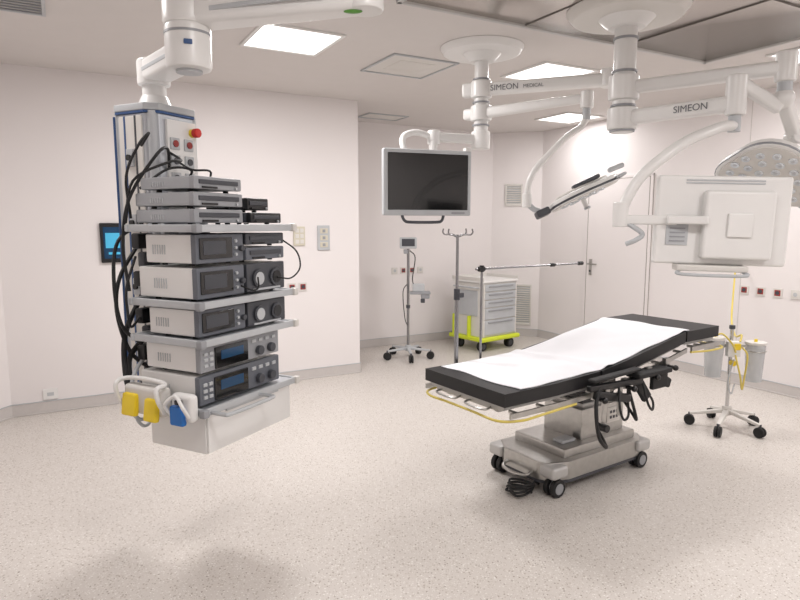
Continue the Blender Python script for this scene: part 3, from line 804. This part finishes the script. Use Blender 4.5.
# ------------------------------------------------------------ POLE 2
A2=Vector((1.29,3.63,0))
s2=empty('surgical_light')
p=P('mount_and_arms',parent=s2)
p.cyl(vz(A2,zc-0.05),vz(A2,zc),0.30,M_WHITE2,r2=0.34,seg=56,bev=0.01)
p.cyl(vz(A2,zc-0.10),vz(A2,zc-0.045),0.10,M_WHITE,r2=0.16,seg=40)
p.cyl(vz(A2,2.12),vz(A2,zc-0.09),0.062,M_WHITE,seg=36)
for z in (2.64,2.46,2.27,2.13): p.cyl(vz(A2,z-0.006),vz(A2,z+0.006),0.07,M_GREY,seg=36)
F1=Vector((1.70,3.18,0)); F2=Vector((1.93,3.16,0))
p.cyl(vz(A2,2.30),vz(A2,2.44),0.085,M_WHITE,seg=36,bev=0.012)
p.beam(vz(A2,2.37),vz(F2,2.37),0.08,0.07,M_WHITE,0.018)
p.cyl(vz(F2,2.30),vz(F2,2.45),0.05,M_WHITE,seg=32,bev=0.012)
p.cyl(vz(F2,2.22),vz(F2,2.30),0.035,M_LGREY,seg=28)
p.sph(vz(F2,2.22),0.05,M_WHITE)
F3=Vector((2.08,3.28,2.05))
p.beam(vz(F2,2.22),F3,0.06,0.07,M_WHITE,0.015,ext=0.02)
p.cyl((F3.x,F3.y-0.05,F3.z),(F3.x,F3.y+0.05,F3.z),0.04,M_WHITE,seg=24,bev=0.01)
p.tube([F3,(2.20,3.30,1.98),(2.27,3.33,1.88),(2.25,3.36,1.80)],0.018,M_WHITE,seg=12)
light_head(p, Matrix.Translation((2.05,3.42,1.86)) @ Euler((math.radians(-22),math.radians(28),0)).to_matrix().to_4x4(), 0.29)
p.done()
m2=empty('ceiling_monitor')
p=P('monitor_arm',parent=m2)
p.cyl(vz(A2,2.135),vz(A2,2.26),0.085,M_WHITE,seg=36,bev=0.012)
p.beam(vz(A2,2.20),vz(F1,2.20),0.085,0.08,M_WHITE,0.02)
p.cyl(vz(F1,2.14),vz(F1,2.34),0.05,M_WHITE,seg=32,bev=0.012)
p.beam((F1.x,F1.y,2.31),(F1.x+0.20,F1.y-0.02,2.18),0.06,0.06,M_WHITE,0.015,ext=0.02)
p.cyl(vz(F1,2.06),vz(F1,2.15),0.03,M_LGREY,seg=24)
p.tube([(1.70,3.18,2.09),(1.62,3.12,2.08),(1.50,3.05,2.04),(1.38,3.0,1.99),(1.26,2.98,1.91),(1.16,2.98,1.82),(1.10,2.98,1.72),(1.07,2.98,1.64)],0.026,M_WHITE,seg=16)
p.cyl((1.07,2.98,1.70),(1.07,2.98,1.58),0.036,M_WHITE,seg=28,bev=0.008)
p.beam((1.07,2.98,1.615),(1.30,2.95,1.615),0.045,0.045,M_WHITE,0.01)
p.cyl((1.30,2.94,1.64),(1.30,2.94,1.59),0.028,M_WHITE,bev=0.006)
p.beam((1.27,2.92,1.615),(1.44,2.86,1.612),0.04,0.04,M_WHITE,0.01)
p.tube([(1.10,2.97,1.60),(1.16,2.93,1.55),(1.12,2.90,1.52),(1.08,2.92,1.50)],0.012,M_LGREY)
p.done()
p=P('monitor_screen',(1.53,2.93,1.61),math.radians(-8),m2)
p.T=Euler((0,math.radians(1.5),0)).to_matrix().to_4x4()
p.box((0,0,0.0),(0.60,0.05,0.42),M_WHITE,0.014,seg=3)
p.box((0,0.026,0.0),(0.54,0.004,0.36),M_SCR,0.0)
p.box((0.06,-0.045,-0.02),(0.31,0.06,0.32),M_WHITE,0.016,seg=3)
p.box((0.06,-0.080,-0.02),(0.11,0.02,0.11),M_WHITE,0.006)
p.box((-0.20,-0.028,-0.06),(0.10,0.006,0.12),M_LGREY,0.003)
for k in range(5): p.box((-0.20,-0.033,-0.02-k*0.02),(0.07,0.003,0.006),M_GREY,0)
p.box((0.0,-0.027,0.175),(0.35,0.004,0.006),M_LGREY,0)
p.box((0.0,-0.027,0.188),(0.35,0.004,0.006),M_LGREY,0)
p.box((-0.04,-0.03,-0.225),(0.32,0.09,0.03),M_WHITE2,0.008)
p.tube([(-0.18,-0.05,-0.235),(-0.18,-0.08,-0.255),(0.10,-0.08,-0.255),(0.10,-0.05,-0.235)],0.008,M_LGREY)
p.T=Matrix.Identity(4)
p.done()
dE=(F1-A2); an=math.atan2(dE.y,dE.x); nn=Vector((dE.y,-dE.x,0)).normalized()*0.0445
c_=A2+dE*0.66+nn
label('lettering','SIMEON',(c_.x,c_.y,2.20),0.050,(math.radians(90),0,an),m2)

# ------------------------------------------------------------ WORLD + CAMERA
w=bpy.data.worlds.new('World'); sc.world=w; w.use_nodes=True
w.node_tree.nodes['Background'].inputs[0].default_value=(0.8,0.8,0.8,1)
w.node_tree.nodes['Background'].inputs[1].default_value=0.2
cd=bpy.data.cameras.new('camera'); cam=bpy.data.objects.new('camera',cd); COL.objects.link(cam)
cd.sensor_width=36; cd.lens=36*608/800; cd.clip_start=0.05
cam.location=(0,0,1.6); cam.rotation_euler=(math.radians(90-7.22),0,0)
sc.camera=cam
